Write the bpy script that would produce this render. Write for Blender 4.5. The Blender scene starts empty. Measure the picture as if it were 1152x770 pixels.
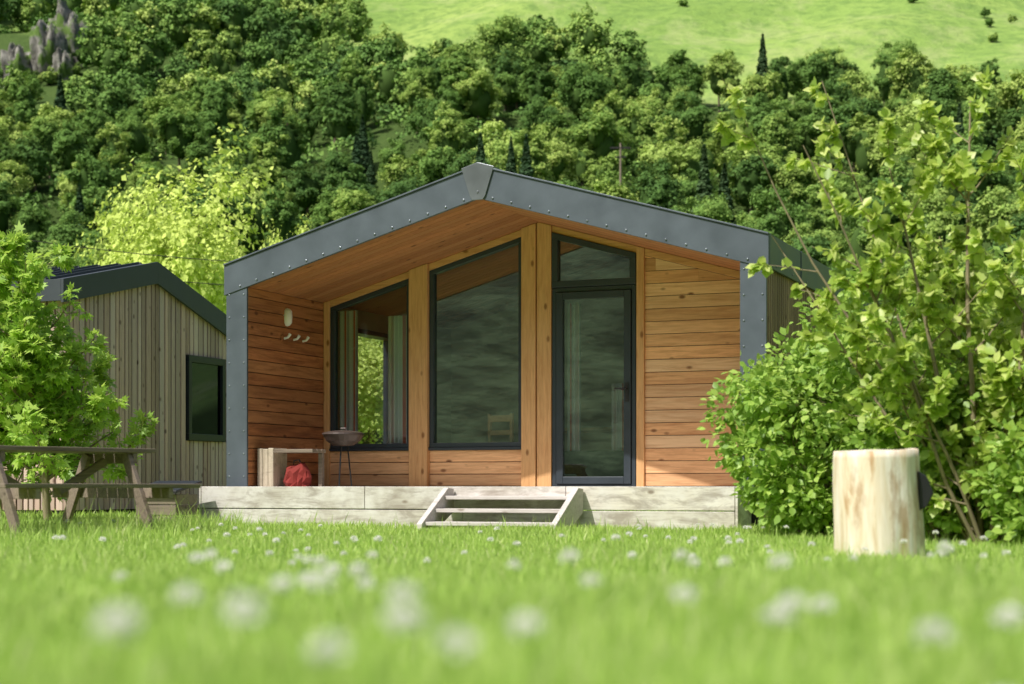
import bpy, math, random, bmesh
import numpy as np
from mathutils import Vector, Matrix
rnd = random.Random(7)
R = np.random.default_rng(11)
S = bpy.context.scene
COL = S.collection
S.view_settings.view_transform = 'Standard'
S.view_settings.look = 'None'
S.view_settings.exposure = 0

# ------------------------------------------------------------ helpers
def link(o, parent=None):
    COL.objects.link(o)
    if parent is not None:
        o.parent = parent
    return o

def empty(name, loc, rz=0, label=None, cat=None, group=None):
    o = bpy.data.objects.new(name, None)
    o.empty_display_size = 0.2
    o.location = loc
    o.rotation_euler = (0, 0, rz)
    tag(o, label, cat, group)
    return link(o)

def tag(o, label=None, cat=None, group=None, kind=None):
    if label: o["label"] = label
    if cat: o["category"] = cat
    if group: o["group"] = group
    if kind: o["kind"] = kind

def fastmesh(name, V, Fs, mats, midx=None, smooth=False):
    me = bpy.data.meshes.new(name)
    V = np.asarray(V, dtype=np.float32)
    me.vertices.add(len(V))
    me.vertices.foreach_set("co", V.ravel())
    tot = sum(f.size for f in Fs)
    npoly = sum(len(f) for f in Fs)
    loops = np.concatenate([np.asarray(f).ravel() for f in Fs]).astype(np.int32)
    sizes = np.concatenate([np.full(len(f), f.shape[1]) for f in Fs])
    starts = np.concatenate([[0], np.cumsum(sizes)[:-1]]).astype(np.int32)
    me.loops.add(tot)
    me.loops.foreach_set("vertex_index", loops)
    me.polygons.add(npoly)
    me.polygons.foreach_set("loop_start", starts)
    if midx is not None:
        mi = np.concatenate([np.full(len(f), m) for f, m in zip(Fs, midx)]).astype(np.int32)
        me.polygons.foreach_set("material_index", mi)
    if smooth:
        me.polygons.foreach_set("use_smooth", np.ones(npoly, dtype=bool))
    me.update(calc_edges=True)
    me.validate()
    for m in mats: me.materials.append(m)
    return me

class MB:
    def __init__(s): s.v = []; s.f = []; s.m = []
    def hexa(s, p, mi=0):
        b = len(s.v); s.v += [tuple(q) for q in p]
        for q in ((3,2,1,0),(4,5,6,7),(0,1,5,4),(1,2,6,5),(2,3,7,6),(3,0,4,7)):
            s.f.append(tuple(b+i for i in q)); s.m.append(mi)
    def box(s, x0, x1, y0, y1, z0, z1, mi=0):
        s.hexa([(x0,y0,z0),(x1,y0,z0),(x1,y1,z0),(x0,y1,z0),(x0,y0,z1),(x1,y0,z1),(x1,y1,z1),(x0,y1,z1)], mi)
    def slope(s, x0, x1, y0, y1, a0, a1, b0, b1, mi=0):
        s.hexa([(x0,y0,a0),(x1,y0,a1),(x1,y1,a1),(x0,y1,a0),(x0,y0,b0),(x1,y0,b1),(x1,y1,b1),(x0,y1,b0)], mi)
    def obox(s, c, size, M, mi=0):
        sx, sy, sz = [k/2 for k in size]
        pts = [(-sx,-sy,-sz),(sx,-sy,-sz),(sx,sy,-sz),(-sx,sy,-sz),(-sx,-sy,sz),(sx,-sy,sz),(sx,sy,sz),(-sx,sy,sz)]
        s.hexa([Vector(c) + M @ Vector(q) for q in pts], mi)
    def beam(s, a, b, w, h, mi=0, up=(0,0,1)):
        a = Vector(a); b = Vector(b); d = (b-a).normalized(); u = Vector(up)
        x = d.cross(u).normalized(); z = x.cross(d).normalized()
        M = Matrix((x, d, z)).transposed()
        s.obox((a+b)/2, (w, (b-a).length, h), M, mi)
    def poly_prism(s, pts, y0, y1, mi=0):
        b = len(s.v); n = len(pts)
        s.v += [(x,y0,z) for x,z in pts] + [(x,y1,z) for x,z in pts]
        s.f.append(tuple(b+i for i in range(n))); s.m.append(mi)
        s.f.append(tuple(b+n+i for i in reversed(range(n)))); s.m.append(mi)
        for i in range(n):
            j = (i+1) % n
            s.f.append((b+i, b+n+i, b+n+j, b+j)); s.m.append(mi)
    def tube(s, pts, rad, n=8, mi=0, cap=True):
        pts = [Vector(p) for p in pts]
        if not isinstance(rad, (list, tuple)): rad = [rad]*len(pts)
        b = len(s.v)
        for i, p in enumerate(pts):
            d = (pts[min(i+1, len(pts)-1)] - pts[max(i-1, 0)]).normalized()
            u = Vector((0,0,1)) if abs(d.z) < .9 else Vector((1,0,0))
            x = d.cross(u).normalized(); y = d.cross(x).normalized()
            for k in range(n):
                a = 2*math.pi*k/n
                s.v.append(tuple(p + (x*math.cos(a) + y*math.sin(a))*rad[i]))
        for i in range(len(pts)-1):
            for k in range(n):
                k2 = (k+1) % n
                s.f.append((b+i*n+k, b+i*n+k2, b+(i+1)*n+k2, b+(i+1)*n+k)); s.m.append(mi)
        if cap:
            s.f.append(tuple(b+k for k in reversed(range(n)))); s.m.append(mi)
            e = b+(len(pts)-1)*n
            s.f.append(tuple(e+k for k in range(n))); s.m.append(mi)
    def lathe(s, prof, c=(0,0,0), n=20, mi=0):
        b = len(s.v)
        for r, z in prof:
            for k in range(n):
                a = 2*math.pi*k/n
                s.v.append((c[0]+r*math.cos(a), c[1]+r*math.sin(a), c[2]+z))
        for i in range(len(prof)-1):
            for k in range(n):
                k2 = (k+1) % n
                s.f.append((b+i*n+k, b+i*n+k2, b+(i+1)*n+k2, b+(i+1)*n+k)); s.m.append(mi)
    def obj(s, name, mats, parent=None, bevel=0, smooth=False, loc=(0,0,0), rz=0, fixn=True):
        me = bpy.data.meshes.new(name)
        me.from_pydata(s.v, [], s.f)
        if not isinstance(mats, (list, tuple)): mats = [mats]
        for m in mats: me.materials.append(m)
        me.polygons.foreach_set("material_index", s.m)
        if smooth: me.polygons.foreach_set("use_smooth", [True]*len(s.f))
        if fixn:
            bm = bmesh.new(); bm.from_mesh(me)
            bmesh.ops.recalc_face_normals(bm, faces=bm.faces)
            bm.to_mesh(me); bm.free()
        me.update()
        o = bpy.data.objects.new(name, me)
        o.location = loc; o.rotation_euler = (0,0,rz)
        link(o, parent)
        if bevel:
            m = o.modifiers.new("bevel", 'BEVEL'); m.width = bevel; m.segments = 2; m.limit_method = 'ANGLE'
        return o

# ------------------------------------------------------------ materials
def newmat(name):
    m = bpy.data.materials.new(name); m.use_nodes = True
    nt = m.node_tree; nt.nodes.clear()
    out = nt.nodes.new('ShaderNodeOutputMaterial')
    return m, nt, out
def N(nt, t, **kw):
    n = nt.nodes.new(t)
    for k, v in kw.items(): setattr(n, k, v)
    return n
def ramp(nt, fac, stops):
    r = N(nt, 'ShaderNodeValToRGB')
    el = r.color_ramp.elements
    el[0].position = stops[0][0]; el[0].color = (*stops[0][1], 1)
    el[1].position = stops[-1][0]; el[1].color = (*stops[-1][1], 1)
    for p, c in stops[1:-1]:
        e = el.new(p); e.color = (*c, 1)
    nt.links.new(fac, r.inputs[0])
    return r.outputs[0]
def mix(nt, fac, a, b, mode='MIX'):
    n = N(nt, 'ShaderNodeMix', data_type='RGBA', blend_type=mode)
    for sock, val in ((n.inputs[0], fac), (n.inputs[6], a), (n.inputs[7], b)):
        if isinstance(val, (int, float)): sock.default_value = val
        elif isinstance(val, tuple): sock.default_value = (*val, 1)
        else: nt.links.new(val, sock)
    return n.outputs[2]
def noise(nt, scale=(1,1,1), s=5, det=4, rough=.55, coord='Object', dist=0):
    tc = N(nt, 'ShaderNodeTexCoord'); mp = N(nt, 'ShaderNodeMapping')
    mp.inputs['Scale'].default_value = scale
    nt.links.new(tc.outputs[coord], mp.inputs[0])
    n = N(nt, 'ShaderNodeTexNoise')
    n.inputs['Scale'].default_value = s; n.inputs['Detail'].default_value = det
    n.inputs['Roughness'].default_value = rough; n.inputs['Distortion'].default_value = dist
    nt.links.new(mp.outputs[0], n.inputs['Vector'])
    return n.outputs['Fac'], mp
def math_(nt, op, a, b=0):
    n = N(nt, 'ShaderNodeMath', operation=op)
    for i, v in enumerate((a, b)):
        if isinstance(v, (int, float)): n.inputs[i].default_value = v
        else: nt.links.new(v, n.inputs[i])
    return n.outputs[0]
def principled(nt, out, col, rough=.6, metal=0, spec=.4, bump=None, bstr=.3, bdist=.01):
    p = N(nt, 'ShaderNodeBsdfPrincipled')
    if isinstance(col, tuple): p.inputs['Base Color'].default_value = (*col, 1)
    else: nt.links.new(col, p.inputs['Base Color'])
    if isinstance(rough, (int, float)): p.inputs['Roughness'].default_value = rough
    else: nt.links.new(rough, p.inputs['Roughness'])
    p.inputs['Metallic'].default_value = metal
    p.inputs['Specular IOR Level'].default_value = spec
    if bump is not None:
        b = N(nt, 'ShaderNodeBump'); b.inputs['Strength'].default_value = bstr; b.inputs['Distance'].default_value = bdist
        nt.links.new(bump, b.inputs['Height']); nt.links.new(b.outputs[0], p.inputs['Normal'])
    nt.links.new(p.outputs[0], out.inputs[0])
    return p

def wood(name, c1, c2, dark, axis='x', knots=True, vary=.45, rough=.65, weather=None, pale=None, stain=None, sscale=(.8,1,2.5), samt=.75, slo=.5, shi=.68):
    m, nt, out = newmat(name)
    g = {'x': (.6, 9, 9), 'y': (9, .6, 9), 'z': (9, 9, .6)}[axis]
    geo = N(nt, 'ShaderNodeNewGeometry')
    f, mp = noise(nt, g, 4, 6, .6, dist=.6)
    cmb = N(nt, 'ShaderNodeCombineXYZ')
    r40 = math_(nt, 'MULTIPLY', geo.outputs['Random Per Island'], 40)
    for i in range(3): nt.links.new(r40, cmb.inputs[i])
    nt.links.new(cmb.outputs[0], mp.inputs['Location'])
    base = ramp(nt, f, [(.3, c2), (.5, c1), (.72, tuple(min(1, c*1.18) for c in c1))])
    f2, mp2 = noise(nt, tuple(k*3 for k in g), 6, 3)
    base = mix(nt, math_(nt, 'MULTIPLY', f2, .5), base, tuple(k*.68 for k in c2), 'MIX')
    v = math_(nt, 'ADD', math_(nt, 'MULTIPLY', geo.outputs['Random Per Island'], vary), 1-vary*.5)
    cv = N(nt, 'ShaderNodeCombineColor')
    for i in range(3): nt.links.new(v, cv.inputs[i])
    base = mix(nt, 1.0, base, cv.outputs[0], 'MULTIPLY')
    if pale:
        rr = math_(nt, 'FRACT', math_(nt, 'MULTIPLY', geo.outputs['Random Per Island'], 7.31))
        base = mix(nt, math_(nt, 'MULTIPLY', rr, .65), base, pale)
    if knots:
        vo = N(nt, 'ShaderNodeTexVoronoi'); vo.inputs['Scale'].default_value = 1.0
        mp3 = N(nt, 'ShaderNodeMapping'); tc = N(nt, 'ShaderNodeTexCoord')
        ks = {'x': (3.2, 6, 6), 'y': (6, 3.2, 6), 'z': (6, 6, 3.2)}[axis]
        mp3.inputs['Scale'].default_value = ks
        nt.links.new(cmb.outputs[0], mp3.inputs['Location'])
        nt.links.new(tc.outputs['Object'], mp3.inputs[0]); nt.links.new(mp3.outputs[0], vo.inputs['Vector'])
        k = ramp(nt, vo.outputs['Distance'], [(.07, (1,1,1)), (.16, (0,0,0))])
        base = mix(nt, math_(nt, 'MULTIPLY', k, .85), base, dark)
    if weather:
        fw, _ = noise(nt, (1,1,1), 2.2, 5, .65)
        w = ramp(nt, fw, [(.42, (0,0,0)), (.62, (1,1,1))])
        base = mix(nt, math_(nt, 'MULTIPLY', w, .7), base, weather)
    if stain:
        fs, mps = noise(nt, sscale, 3.3, 7, .7, dist=.5)
        w = ramp(nt, fs, [(slo, (0,0,0)), (shi, (1,1,1))])
        base = mix(nt, math_(nt, 'MULTIPLY', w, samt), base, stain)
    principled(nt, out, base, rough, bump=f, bstr=.25, bdist=.004, spec=.25)
    return m

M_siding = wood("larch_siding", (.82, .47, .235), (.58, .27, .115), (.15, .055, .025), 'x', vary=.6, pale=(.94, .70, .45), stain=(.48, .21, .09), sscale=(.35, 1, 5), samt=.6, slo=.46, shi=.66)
M_sidingy = wood("larch_siding_shaded", (.42, .165, .062), (.27, .09, .034), (.08, .028, .012), 'y', vary=.55, pale=(.50, .235, .10), stain=(.15, .052, .022), sscale=(1, .35, 4), samt=.7, slo=.45, shi=.64)  # same boards as the front, colour darkened for the shaded porch walls
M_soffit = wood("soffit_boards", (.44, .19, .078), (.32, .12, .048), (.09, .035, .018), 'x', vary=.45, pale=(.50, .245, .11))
M_post = wood("glulam_post", (.78, .46, .215), (.64, .325, .135), (.22, .09, .03), 'z', vary=.2, stain=(.50,.235,.09), sscale=(3,3,.5), samt=.4)
M_postx = wood("glulam_header", (.74, .42, .19), (.58, .29, .12), (.22, .09, .03), 'x', vary=.15)
M_deck = wood("whitewashed_deck", (.64, .59, .52), (.45, .395, .335), (.20, .15, .11), 'x', vary=.35, weather=(.74, .71, .68), stain=(.31, .265, .225), samt=.75, slo=.48, shi=.62)
M_step = wood("grey_step_wood", (.68, .63, .60), (.52, .47, .43), (.25, .2, .15), 'x', vary=.25, stain=(.39, .35, .32), samt=.55)
M_picnic = wood("weathered_picnic_wood", (.27, .215, .165), (.16, .125, .095), (.06, .045, .035), 'x', vary=.4)
M_slat = wood("weathered_cladding", (.53, .365, .305), (.355, .235, .195), (.14, .085, .07), 'z', vary=.8, pale=(.68, .54, .50))
M_slatr = wood("brown_cladding", (.42, .26, .16), (.28, .17, .10), (.1, .05, .03), 'z', vary=.6)
M_pale = wood("pale_bench_wood", (.50, .43, .33), (.35, .29, .21), (.2, .14, .08), 'z', vary=.4, stain=(.20, .155, .11), samt=.65)
M_bark = wood("bark", (.16, .12, .085), (.09, .065, .045), (.03, .02, .015), 'z', knots=False, vary=.2, rough=.9)
M_stem = wood("shrub_bark", (.30, .25, .15), (.17, .135, .085), (.05, .04, .03), 'z', knots=False, vary=.3, rough=.85)
M_inner = wood("interior_pine", (.86, .52, .26), (.76, .42, .19), (.25, .13, .06), 'x', vary=.2)

def metal(name, col, rough=.45, metallic=.25):
    m, nt, out = newmat(name)
    f, _ = noise(nt, (1,1,1), 3, 4)
    c = ramp(nt, f, [(.3, tuple(k*.85 for k in col)), (.7, tuple(min(1, k*1.12) for k in col))])
    f2, _ = noise(nt, (1,1,1), 45, 3)
    c = mix(nt, math_(nt, 'MULTIPLY', f2, .25), c, tuple(k*.7 for k in col))
    ro = math_(nt, 'ADD', math_(nt, 'MULTIPLY', f, .25), rough-.12)
    principled(nt, out, c, ro, metallic, .4, bump=f, bstr=.1, bdist=.01)
    return m
M_metal = metal("slate_grey_sheet_metal", (.105, .125, .150))
M_metald = metal("dark_roof_metal", (.06, .07, .082), .55, .1)
M_metal2 = metal("ridge_cap_metal", (.19, .205, .22), .35, .5)
M_screw = metal("screw_steel", (.3, .33, .36), .3, .8)
M_frame = metal("anthracite_frame", (.040, .052, .066), .4, .1)
M_framed = metal("near_black_frame", (.022, .026, .032), .4, .1)
M_black = metal("black_plastic", (.02, .02, .022), .5, 0)
M_steel = metal("steel", (.3, .3, .3), .3, .9)
M_core = metal("dark_membrane", (.03, .028, .026), .9, 0)
M_white = metal("white_enamel", (.85, .85, .82), .4, 0)
M_grill = metal("grill_brown_lid", (.10, .075, .065), .35, .2)
M_red = metal("red_fabric", (.22, .026, .020), .9, 0)
M_plaster = metal("interior_panel", (.60, .53, .45), .9, 0)

def glassmat(name, base=.08, k=1.6, gc=(.95,.97,1), tc=(.90,.93,.92)):
    m, nt, out = newmat(name)
    tr = N(nt, 'ShaderNodeBsdfTransparent'); tr.inputs[0].default_value = (*tc, 1)
    gl = N(nt, 'ShaderNodeBsdfGlossy'); gl.inputs['Roughness'].default_value = .002
    gl.inputs[0].default_value = (*gc, 1)
    fr = N(nt, 'ShaderNodeFresnel'); fr.inputs[0].default_value = 1.5
    f = math_(nt, 'ADD', math_(nt, 'MULTIPLY', fr.outputs[0], k), base)
    f = math_(nt, 'MINIMUM', f, 1.0)
    ms = N(nt, 'ShaderNodeMixShader')
    nt.links.new(f, ms.inputs[0]); nt.links.new(tr.outputs[0], ms.inputs[1]); nt.links.new(gl.outputs[0], ms.inputs[2])
    nt.links.new(ms.outputs[0], out.inputs[0])
    return m
M_glass = glassmat("window_glass", .16, 1.5, gc=(.88,.93,1))
M_glass1 = glassmat("porch_window_glass", .02, 1.0)
M_glass2 = glassmat("clear_glass", .0, .5, tc=(.97,.98,.98))
M_glass3 = glassmat("tinted_glass", .05, .8, gc=(.42,.46,.62), tc=(.4,.45,.5))

def leafmat(name, stops, trans=.4, tcol=(.30, .45, .05), island=.6, spec=.3, objrand=True, rough=.5):
    m, nt, out = newmat(name)
    geo = N(nt, 'ShaderNodeNewGeometry'); oi = N(nt, 'ShaderNodeObjectInfo')
    if objrand: f = math_(nt, 'ADD', math_(nt, 'MULTIPLY', oi.outputs['Random'], .75), math_(nt, 'MULTIPLY', geo.outputs['Random Per Island'], .25))
    else: f = geo.outputs['Random Per Island']
    c = ramp(nt, f, stops)
    nf, _ = noise(nt, (1,1,1), .9 if objrand else 2.5, 2)
    k = math_(nt, 'ADD', math_(nt, 'MULTIPLY', nf, island), 1-island*.5)
    cv = N(nt, 'ShaderNodeCombineColor')
    for i in range(3): nt.links.new(k, cv.inputs[i])
    c = mix(nt, 1.0, c, cv.outputs[0], 'MULTIPLY')
    if spec > 0:
        p = N(nt, 'ShaderNodeBsdfPrincipled'); nt.links.new(c, p.inputs['Base Color'])
        p.inputs['Roughness'].default_value = rough; p.inputs['Specular IOR Level'].default_value = spec
    else:
        p = N(nt, 'ShaderNodeBsdfDiffuse'); nt.links.new(c, p.inputs[0])
    if trans > 0:
        t = N(nt, 'ShaderNodeBsdfTranslucent')
        tc = mix(nt, .5, c, tcol)
        nt.links.new(tc, t.inputs[0])
        ms = N(nt, 'ShaderNodeMixShader'); ms.inputs[0].default_value = trans
        nt.links.new(p.outputs[0], ms.inputs[1]); nt.links.new(t.outputs[0], ms.inputs[2])
        nt.links.new(ms.outputs[0], out.inputs[0])
    else: nt.links.new(p.outputs[0], out.inputs[0])
    return m
FST = [(0, (.075,.145,.05)), (.25, (.125,.23,.06)), (.55, (.20,.335,.08)), (.8, (.34,.46,.11)), (1, (.54,.63,.18))]
M_forest = leafmat("forest_foliage", FST, .22, (.40,.56,.11), spec=0)
M_conifer = leafmat("fir_foliage", [(0, (.05,.10,.05)), (1, (.09,.15,.06))], 0, spec=0)
M_yellow = leafmat("yellow_green_foliage", [(0, (.54,.66,.16)), (1, (.68,.77,.22))], .25, (.74,.82,.18), spec=0)
M_light = leafmat("light_green_foliage", [(0, (.34,.48,.12)), (1, (.50,.62,.17))], .25, (.55,.7,.15), spec=0)
M_core2 = leafmat("crown_shade_core", [(0, (.045,.085,.022)), (1, (.07,.12,.03))], .0, spec=0)  # dark colour standing for the shade inside tree crowns
M_maple = leafmat("maple_leaf", [(0, (.23,.40,.06)), (.5, (.36,.56,.085)), (1, (.52,.68,.15))], .45, (.66,.84,.13), objrand=False, spec=.45, rough=.42)
M_hazel = leafmat("hazel_leaf", [(0, (.25,.38,.065)), (.5, (.41,.55,.10)), (1, (.71,.77,.27))], .45, (.74,.86,.16), objrand=False, spec=.45, rough=.42)
M_bush = leafmat("bush_leaf", [(0, (.17,.30,.05)), (.6, (.30,.47,.085)), (1, (.50,.65,.15))], .40, (.58,.76,.12), objrand=False, spec=.4, rough=.45)
M_shadebush = leafmat("shaded_bush_leaf", [(0, (.12,.21,.04)), (1, (.25,.39,.075))], .3, (.36,.54,.08), objrand=False)  # leaf colour darkened to stand for the deeper shade behind the shrub
M_grass = leafmat("grass_blade", [(0, (.30,.46,.09)), (.5, (.42,.59,.13)), (.93, (.57,.69,.22)), (1, (.76,.72,.45))], .44, (.64,.82,.18), objrand=False, island=.6)
M_petal = leafmat("clover_petal", [(0, (.84,.83,.78)), (1, (.94,.93,.89))], .3, (.94,.94,.88), objrand=False, island=.05)

def groundmat():
    m, nt, out = newmat("meadow_soil")
    f, _ = noise(nt, (1,1,1), .6, 6, .65); f2, _ = noise(nt, (1,1,1), 14, 4)
    c = ramp(nt, f, [(.3, (.18,.29,.06)), (.5, (.25,.38,.08)), (.7, (.32,.45,.11))])
    c = mix(nt, math_(nt, 'MULTIPLY', f2, .5), c, (.10,.15,.03))
    principled(nt, out, c, .95, spec=.05, bump=f2, bstr=.5, bdist=.03)
    return m
M_ground = groundmat()
def hillmat(name, back=False):
    m, nt, out = newmat(name)
    f, _ = noise(nt, (1,1,1), .03, 6, .6)
    f2, _ = noise(nt, (1,1,1), .45, 6, .7)
    f3, _ = noise(nt, (1,.35,1), .12, 6, .7)
    c = ramp(nt, f, [(.3, (.185,.29,.065)), (.5, (.24,.36,.085)), (.7, (.32,.42,.11))])
    c = mix(nt, ramp(nt, f2, [(.45, (0,0,0)), (.62, (.8,.8,.8))]), c, (.14,.235,.06))
    c = mix(nt, ramp(nt, f3, [(.5, (0,0,0)), (.66, (.65,.65,.65))]), c, (.37,.42,.17))
    tc = N(nt, 'ShaderNodeTexCoord'); sep = N(nt, 'ShaderNodeSeparateXYZ'); nt.links.new(tc.outputs['Object'], sep.inputs[0])
    if back:
        # unseen mottled slope, its colour darkened so the windows reflect darker
        fs, _ = noise(nt, (1,1,2.2), .16, 7, .72)
        c = mix(nt, ramp(nt, fs, [(.40, (1,1,1)), (.60, (0,0,0))]), (.13,.18,.085), (.035,.055,.025))
    else:
        h = math_(nt, 'ADD', sep.outputs['Y'], math_(nt, 'MULTIPLY', sep.outputs['X'], .55))
        h = math_(nt, 'DIVIDE', h, 400)
        c = mix(nt, ramp(nt, h, [(.522, (1,1,1)), (.536, (0,0,0))]), c, mix(nt, f2, (.04,.07,.02), (.09,.14,.035)))
    principled(nt, out, c, .95, spec=.05, bump=f2, bstr=.8, bdist=.8)
    return m
M_hill = hillmat("hill_meadow")
M_hillb = hillmat("hill_across_valley", True)
def rockmat():
    m, nt, out = newmat("cliff_rock")
    f, _ = noise(nt, (1,1,.5), .7, 8, .75); f2, _ = noise(nt, (1,1,1), .4, 4)
    c = ramp(nt, f, [(.35, (.08,.075,.062)), (.5, (.27,.26,.225)), (.7, (.45,.43,.37))])
    c = mix(nt, ramp(nt, f2, [(.5, (0,0,0)), (.58, (1,1,1))]), c, (.13,.21,.05))
    principled(nt, out, c, .9, spec=.1, bump=f, bstr=1, bdist=.8)
    return m
M_rock = rockmat()
def logmat():
    m, nt, out = newmat("debarked_log")
    f, _ = noise(nt, (5,5,.7), 2.2, 6, .6, dist=.8); f2, _ = noise(nt, (1,1,.4), 4.2, 5, .6)
    f3, _ = noise(nt, (30,30,1.5), 1.5, 3)
    c = ramp(nt, f, [(.32, (.50,.31,.16)), (.44, (.76,.64,.47)), (.7, (.88,.83,.75))])
    c = mix(nt, ramp(nt, f2, [(.535, (0,0,0)), (.61, (.65,.65,.65))]), c, (.40,.22,.10))
    c = mix(nt, math_(nt, 'MULTIPLY', f3, .3), c, (.48,.40,.28))
    principled(nt, out, c, .7, spec=.2, bump=f3, bstr=.4, bdist=.01)
    return m
M_log = logmat()
def stripemat():
    m, nt, out = newmat("striped_curtain")
    tc = N(nt, 'ShaderNodeTexCoord'); sp = N(nt, 'ShaderNodeSeparateXYZ'); nt.links.new(tc.outputs['UV'], sp.inputs[0])
    w = math_(nt, 'FRACT', math_(nt, 'MULTIPLY', sp.outputs['X'], 2.0))
    r = N(nt, 'ShaderNodeValToRGB'); r.color_ramp.interpolation = 'CONSTANT'
    el = r.color_ramp.elements; el[0].color = (.93,.92,.91,1); el[1].position = .50; el[1].color = (.85,.28,.24,1)
    e = el.new(.66); e.color = (.93,.92,.91,1); e = el.new(.90); e.color = (.55,.55,.60,1)
    nt.links.new(w, r.inputs[0])
    p = N(nt, 'ShaderNodeBsdfDiffuse'); nt.links.new(r.outputs[0], p.inputs[0])
    t = N(nt, 'ShaderNodeBsdfTranslucent'); nt.links.new(r.outputs[0], t.inputs[0])
    ms = N(nt, 'ShaderNodeMixShader'); ms.inputs[0].default_value = .1
    nt.links.new(p.outputs[0], ms.inputs[1]); nt.links.new(t.outputs[0], ms.inputs[2]); nt.links.new(ms.outputs[0], out.inputs[0])
    return m
M_curtain = stripemat()

# ------------------------------------------------------------ camera, light
cam = bpy.data.cameras.new("camera"); co = bpy.data.objects.new("camera", cam); link(co)
CZ = .45
co.location = (0, 0, CZ); co.rotation_euler = (math.radians(90), 0, 0)
cam.sensor_width = 36; cam.lens = 36*1900/1152
cam.shift_y = (548-385)/1152
cam.clip_start = .05; cam.clip_end = 3000
cam.dof.use_dof = True; cam.dof.focus_distance = 22.0; cam.dof.aperture_fstop = 2.0
S.camera = co
sd = Vector((-.68, -.55, 0)).normalized()
EL = math.radians(53)
sdir = Vector((sd.x*math.cos(EL), sd.y*math.cos(EL), math.sin(EL)))
sun = bpy.data.lights.new("sun", 'SUN'); sun.energy = 5.0; sun.angle = math.radians(.5); sun.color = (1, .97, .91)
so = bpy.data.objects.new("sun", sun); so.rotation_euler = sdir.to_track_quat('Z', 'Y').to_euler(); so.location = (0,0,30); link(so)
w = bpy.data.worlds.new("World"); S.world = w; w.use_nodes = True
nt = w.node_tree; nt.nodes.clear()
sky = nt.nodes.new('ShaderNodeTexSky'); sky.sky_type = 'NISHITA'; sky.sun_disc = False
sky.sun_elevation = EL; sky.sun_rotation = math.atan2(sd.x, sd.y)
sky.dust_density = 3.0; sky.ozone_density = .8
bg = nt.nodes.new('ShaderNodeBackground'); bg.inputs[1].default_value = .14
ow = nt.nodes.new('ShaderNodeOutputWorld')
nt.links.new(sky.outputs[0], bg.inputs[0]); nt.links.new(bg.outputs[0], ow.inputs[0])

# ------------------------------------------------------------ terrain
def sstep(t): t = np.clip(t, 0, 1); return t*t*(3-2*t)
def bumps(x, y, a, wl, seed=0):
    z = 0
    rr = np.random.default_rng(seed)
    for i in range(6):
        th = rr.uniform(0, 6.28); k = 6.28/(wl*rr.uniform(.6, 1.6)); ph = rr.uniform(0, 6.28)
        z = z + np.sin((x*np.cos(th)+y*np.sin(th))*k+ph)
    return z*a/6
def gz(x, y):
    x = np.asarray(x, float); y = np.asarray(y, float)
    z = .19*(1-sstep((y-2)/7.5))
    z = z + bumps(x, y, .05, 1.6, 3)*sstep((13-y)/3)
    return z
def hz(x, y):
    d = y - 108 + 6*np.sin(x/37.0)
    return np.where(d > 0, .5*d, 0)*1.0 + bumps(x, y, 3.5, 40, 5)*sstep(d/60) - .3
def bz(x, y):
    r = np.hypot(x, y); t = np.arctan2(y, x)
    return .45*(r-90)*(1+.25*np.sin(t*3+1)) + bumps(x, y, 5, 60, 8)*sstep((r-90)/60) - .4
def gridmesh(name, xs, ys, zf, mat):
    X, Y = np.meshgrid(xs, ys); Z = zf(X, Y)
    V = np.stack([X, Y, Z], -1).reshape(-1, 3)
    nx, ny = len(xs), len(ys)
    i = np.arange(nx-1)[None, :] + np.arange(ny-1)[:, None]*nx
    F = np.stack([i, i+1, i+1+nx, i+nx], -1).reshape(-1, 4)
    me = fastmesh(name, V, [F], [mat], smooth=True)
    o = bpy.data.objects.new(name, me); link(o); o["kind"] = "structure"
    return o
s_ = np.linspace(-1, 1, 150); xs = np.sinh(s_*5.5)/np.sinh(5.5)*500
ys = np.concatenate([np.linspace(-300, -3, 30), np.linspace(-2.6, 20, 110), np.linspace(20.5, 125, 60)])
gridmesh("ground", xs, ys, gz, M_ground)
gridmesh("hill", np.linspace(-400, 400, 220), np.linspace(100, 620, 200), lambda x, y: hz(x, y)+bumps(x, y, .5, 7, 6)*sstep((y-110)/20), M_hill)
th = np.radians(np.linspace(150, 390, 120)); rr_ = np.linspace(90, 520, 60)
T, RR = np.meshgrid(th, rr_)
X = RR*np.cos(T); Y = RR*np.sin(T)
Z = bz(X, Y)
V = np.stack([X, Y, Z], -1).reshape(-1, 3); nx = len(th); ny = len(rr_)
i = np.arange(nx-1)[None, :] + np.arange(ny-1)[:, None]*nx
F = np.stack([i, i+nx, i+1+nx, i+1], -1).reshape(-1, 4)
o = bpy.data.objects.new("hill", fastmesh("hill", V, [F], [M_hillb], smooth=True)); link(o); o["kind"] = "structure"

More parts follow.
